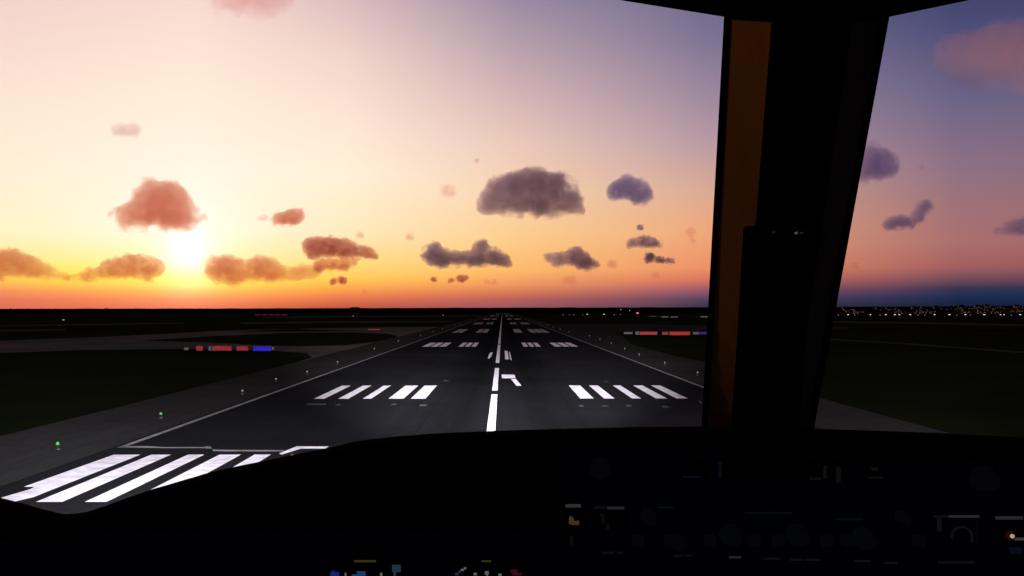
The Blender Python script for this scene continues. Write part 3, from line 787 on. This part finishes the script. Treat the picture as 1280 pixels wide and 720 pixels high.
# standby compass housing on the lower half of the post
cv = []
for row, xl, xr, Yn, Yf in ((283,931,1010,.715,.80), (288,929,1012,.712,.80), (430,921,1006,.775,.86), (600,909,995,.85,.93)):
    cv.append([dep(xl, row, Yf), dep(xl, row, Yn + .004), dep(xl + 5, row, Yn), dep(xr - 5, row, Yn), dep(xr, row, Yn + .004), dep(xr, row, Yf)])
q = MB(); q.add([v for r_ in cv for v in r_], [(j*6+i, j*6+(i+1) % 6, (j+1)*6+(i+1) % 6, (j+1)*6+i) for j in range(3) for i in range(6)] + [tuple(range(6)), tuple(range(18, 24))])
cp_ = q.build('post_cover', M['post'], post)
sb = MB(); a = dep(950, 280, .70); b = dep(1008, 306, .70)
rbox(sb, a.x, b.x, .685, .712, b.z, a.z, .004)
cp_ = sb.build('standby_compass', M['post'], ck)
M['tiny'] = emis('indicator_glow', (.7, .75, .8), .09); M['tiny2'] = emis('indicator_glow_faint', (.3, .5, .45), .025)
for px, py, m_ in ((996,291,M['tiny']),(1003,291,M['tiny2']),(968,290,M['tiny2'])):
    p = dep(px, py, .6815); q = MB(); q.cyl(p, p + Vector((0, .003, 0)), .0008, n=10); q.build('indicator', m_, cp_)
# panes
gm = bpy.data.materials.new('windscreen_glass'); gm.use_nodes = True
g = gm.node_tree; g.nodes.clear()
o_ = g.nodes.new('ShaderNodeOutputMaterial'); tr_ = g.nodes.new('ShaderNodeBsdfTransparent'); gl = g.nodes.new('ShaderNodeBsdfGlossy'); mi = g.nodes.new('ShaderNodeMixShader')
tr_.inputs[0].default_value = (.995, .995, .995, 1); gl.inputs['Roughness'].default_value = .02; mi.inputs[0].default_value = .004
g.links.new(tr_.outputs[0], mi.inputs[1]); g.links.new(gl.outputs[0], mi.inputs[2]); g.links.new(mi.outputs[0], o_.inputs[0])
def pane(xb0, xb1, xt0, xt1):
    q = MB(); pts = [dep(xb0, 660, 1.04), dep(xb1, 660, 1.04), dep(xt1, -60, .735), dep(xt0, -60, .735)]
    q.prism(pts, (0, .006, .003)); return q.build('windscreen_pane', gm, ck)
pane(-560, 885, -640, 935); pane(985, 1700, 1085, 1900)
# cabin shell
q = MB(); q.box((-1.35, -1.9, 8.5+.40), (1.75, .75, 8.5+.46)); q.build('ceiling', M['cabin'], ck)
q = MB(); q.box((-1.35, -1.9, 7.38), (1.75, .95, 7.42)); q.build('floor', M['cabin'], ck)
q = MB(); q.box((-1.35, -1.95, 7.42), (1.75, -1.905, 8.9)); q.build('rear_bulkhead', M['cabin'], ck)
for x0, x1 in ((-1.40, -1.355), (1.755, 1.80)):
    q = MB(); q.box((x0, -1.9, 7.42), (x1, 1.0, 8.5 - .12)); q.box((x0, -1.9, 8.3801), (x1, .1, 8.9)); q.build('side_wall', M['cabin'], ck)

# instrument panel
YP = .86
def pp(px, py, Y=YP): return dep(px, py, Y)
def prect(mb, x0, y0, x1, y1, Y, th=.002, mi=0, c=None):
    a = pp(x0, y0, Y); b = pp(x1, y1, Y)
    if c: rbox(mb, a.x, b.x, Y - th, Y, b.z, a.z, c, mi)
    else: mb.box((a.x, Y - th, b.z), (b.x, Y, a.z), mi)
ip = MB(); a = pp(-420, 660, .90); b = pp(1690, 1150, .90)
ip.box((a.x, .895, 7.45), (b.x, .915, 8.5 - .20)); ip = ip.build('instrument_panel', M['panel'], ck)
mc = MB(); prect(mc, 690, 566, 1560, 707, .893, .035, c=.004)
mcp = mc.build('mode_control_panel', M['panel'], ck)
YM = .857
G = lambda n, c, s: emis(n, c, s)
M['g_bar'] = G('backlit_label_rose', (.30,.22,.22), .14); M['g_bar2'] = G('backlit_label_grey', (.22,.22,.24), .085); M['g_dim'] = G('backlit_label_dim', (.12,.13,.16), .035)
M['g_teal'] = G('backlit_teal', (.05,.13,.12), .03); M['g_amber'] = G('backlit_amber', (.9,.45,.2), .07); M['g_blue'] = G('backlit_blue', (.08,.1,.25), .03)
M['g_red'] = G('warning_red', (.8,.10,.04), .02); M['g_white'] = G('warning_white', (1,.75,.65), .4)
def mark(name, x0, y0, x1, y1, m_, Y=YM, parent=mcp):
    q = MB(); prect(q, x0, y0, x1, y1, Y, .0012); return q.build(name, m_, parent)
def knob(px, py, r, parent=mcp, Y=YM, m_=None):
    p = pp(px, py, Y); rr = r / F * Y
    q = MB(); q.cyl(p, p - Vector((0, .004, 0)), rr*1.25, rr*1.2, 24); q.cyl(p - Vector((0,.004,0)), p - Vector((0,.016,0)), rr, rr*.88, 20)
    q.box((p.x - rr*.08, Y - .0175, p.z), (p.x + rr*.08, Y - .0161, p.z + rr*.8))
    return q.build('knob', m_ or M['knob'], parent)
knob(750, 585.5, 11); knob(1228, 598, 13)
for px, py, r in ((810,645,8),(845,676,8),(912,668,11),(996,668,11),(1078,672,11),(1125,645,6)): knob(px, py, r)
# readout windows of the control panel
def readout(x0, y0, x1, y1, m_, digs):
    q = MB(); prect(q, x0, y0, x1, y1, YM, .001)
    Y = YM - .0012
    for (dx0, dy0, dx1, dy1) in digs: prect(q, dx0, dy0, dx1, dy1, Y, .0004, 1)
    return q.build('readout', [M['post'], m_], mcp)
readout(848,576,884,602,M['g_blue'],[(852,595,878,597.5)])
readout(890,574,942,602,M['g_blue'],[(898,577,902,598),(912,578,915,590),(920,594,938,598),(915,590,919,596)])
readout(968,576,992,602,M['g_teal'],[(974,580,978,596),(983,580,986,599)])
readout(1004,576,1058,604,M['g_dim'],[(1012,597,1026,600),(1029,582,1033,598),(1045,584,1051,603)])
readout(1082,578,1108,602,M['g_dim'],[(1089,584,1098,588),(1084,596,1104,598)])
mark('label_strip', 707, 630.3, 726, 634, M['g_bar']); mark('label_strip', 742, 632.5, 758, 635.5, M['g_dim']); mark('label_strip', 759, 633.3, 780, 636.3, M['g_bar2'])
readout(706,638,734,662,M['g_amber'],[(711,647,717,655),(714,651,724,656),(712,645,715,649)])
readout(744,640,784,664,M['g_teal'],[(750,642,757,645),(752,645,756,655),(757,655,762,662)])
readout(706,666,722,688,M['g_teal'],[(712,670,717,684)])
for x0, x1, y, m_ in ((752,768,689.5,M['g_dim']),(771,779,689.5,M['g_dim']),(842,853,693.5,M['g_dim']),(856,865,693.2,M['g_dim']),(911,926,695.2,M['g_bar2']),(955,974,697,M['g_dim']),(988,1004,698.4,M['g_dim']),(1006,1024,698.4,M['g_dim']),(1068,1088,700,M['g_dim']),(1105,1121,702.5,M['g_dim'])):
    mark('label_strip', x0, y, x1, y + 2.2, m_)
for x in (790, 830, 880, 935, 965, 1025, 1050, 1140): # push buttons, with the same added faint glow as the knobs
    q = MB(); prect(q, x, 668, x + 14, 682, YM, .006, c=.001); q.build('button', M['knob'], mcp)
mark('label_strip', 822, 633, 842, 635, M['g_teal']); mark('label_strip', 931, 640, 990, 642, M['g_teal']); mark('label_strip', 1045, 648, 1078, 650, M['g_teal'])
# framed round gauge at right
q = MB()
for r_ in ((1186,644,1223,646.5,1),(1166,644.3,1185,646.3,2),(1171,647.2,1176,664,2),(1220,650,1222,680,3)): prect(q, r_[0], r_[1], r_[2], r_[3], YM, .002, r_[4])
c = pp(1201, 671, YM); rr = 14/F*YM
for i in range(14):
    a0_ = math.pi*(-.15 + 1.2*i/14); a1_ = math.pi*(-.15 + 1.2*(i+.8)/14)
    pts = [(c.x + math.cos(a)*k*rr, YM-.001, c.z + math.sin(a)*k*rr) for a, k in ((a0_,1),(a1_,1),(a1_,.84),(a0_,.84))]
    q.prism(pts, (0, -.002, 0), 2)
q.build('gauge', [M['post'], M['g_bar2'], M['g_dim'], M['knob']], mcp)
mark('label_strip', 1172, 701.8, 1218, 703.8, M['g_dim']); mark('label_strip', 1244, 645.5, 1278, 649, M['g_bar2'])
wl = pp(1262.5, 669, YM); q = MB(); q.cyl(wl, wl - Vector((0,.003,0)), .0040, .0036, 16); q.cyl(wl - Vector((0,.0031,0)), wl - Vector((0,.0045,0)), .0017, n=12, mi=1); q.build('warning_lamp', [M['g_red'], M['g_white']], mcp)
mark('label_strip', 1268, 672, 1282, 675, M['g_bar'])
mark('label_strip', 1262, 684, 1276, 692, M['g_blue'])

# two flight displays on the main panel, mostly below the frame
YD = .89
M['d_blue'] = G('display_blue', (.04,.08,.8), .22); M['d_sky'] = G('display_sky', (.04,.2,.55), .25); M['d_yel'] = G('display_yellow', (.3,.25,.03), .15)
M['d_white'] = G('display_white', (.6,.6,.6), .2); M['d_steel'] = G('display_steel', (.08,.18,.3), .2); M['d_red'] = G('display_magenta', (.4,.03,.1), .12); M['d_glass'] = mat('display_glass', (.003,.004,.006), .3, .2, 40, .2)
DM = [M['d_glass'], M['panel'], M['d_blue'], M['d_sky'], M['d_yel'], M['d_white'], M['d_steel'], M['d_red']]
def display(x0, x1, y0, y1, items, label):
    q = MB()
    prect(q, x0-10, y0-8, x1+10, y1+8, YD, .006, 1, c=.003)
    prect(q, x0, y0, x1, y1, YD-.0062, .001, 0)
    for (a_, b_, c_, d_, k) in items: prect(q, a_, b_, c_, d_, YD-.0074, .0003, k)
    o = q.build('flight_display', DM, ip); return o
display(410, 510, 692, 812, [(443,700.2,470,702.6,4),(413,715,424,723,2),(415,713,418,716,2),(446,714,457,724,3),(440,718,446,724,3),(475,716,478,720,5),(490,706,501,715,6),(492,715,495,724,6),(415,730,500,765,3),(415,766,500,800,6),(431,716,433,721,5)], '')
display(563, 662, 692, 812, [(602,700.4,614,702.4,4),(606,714,611,718,5),(608,718,610,724,5),(623,717,627,721,5),(638,712,647,716,7),(641,716,652,719,7),(592,716,596,719,5),(570,760,655,762,5),(600,730,602,790,5),
   (569,716,573,719,6),(573,713,576,716,6),(576,711,580,713.5,5),(580,709,583,711.5,5)], '')

# ------------------------------------------------------------------ camera and render settings
cam = bpy.data.cameras.new('camera'); co = bpy.data.objects.new('camera', cam); COL.objects.link(co)
co.location = EYE; co.rotation_euler = ROT
cam.sensor_width = 36; cam.lens = 36 * F / 1280; cam.clip_start = .05; cam.clip_end = 200000
sc.camera = co
sc.view_settings.view_transform = 'Standard'; sc.view_settings.look = 'None'; sc.view_settings.exposure = 0; sc.view_settings.gamma = 1
sc.cycles.use_denoising = True
sc.cycles.max_bounces = 6; sc.cycles.transparent_max_bounces = 24; sc.cycles.volume_bounces = 3; sc.cycles.volume_step_rate = .35; sc.cycles.volume_max_steps = 256
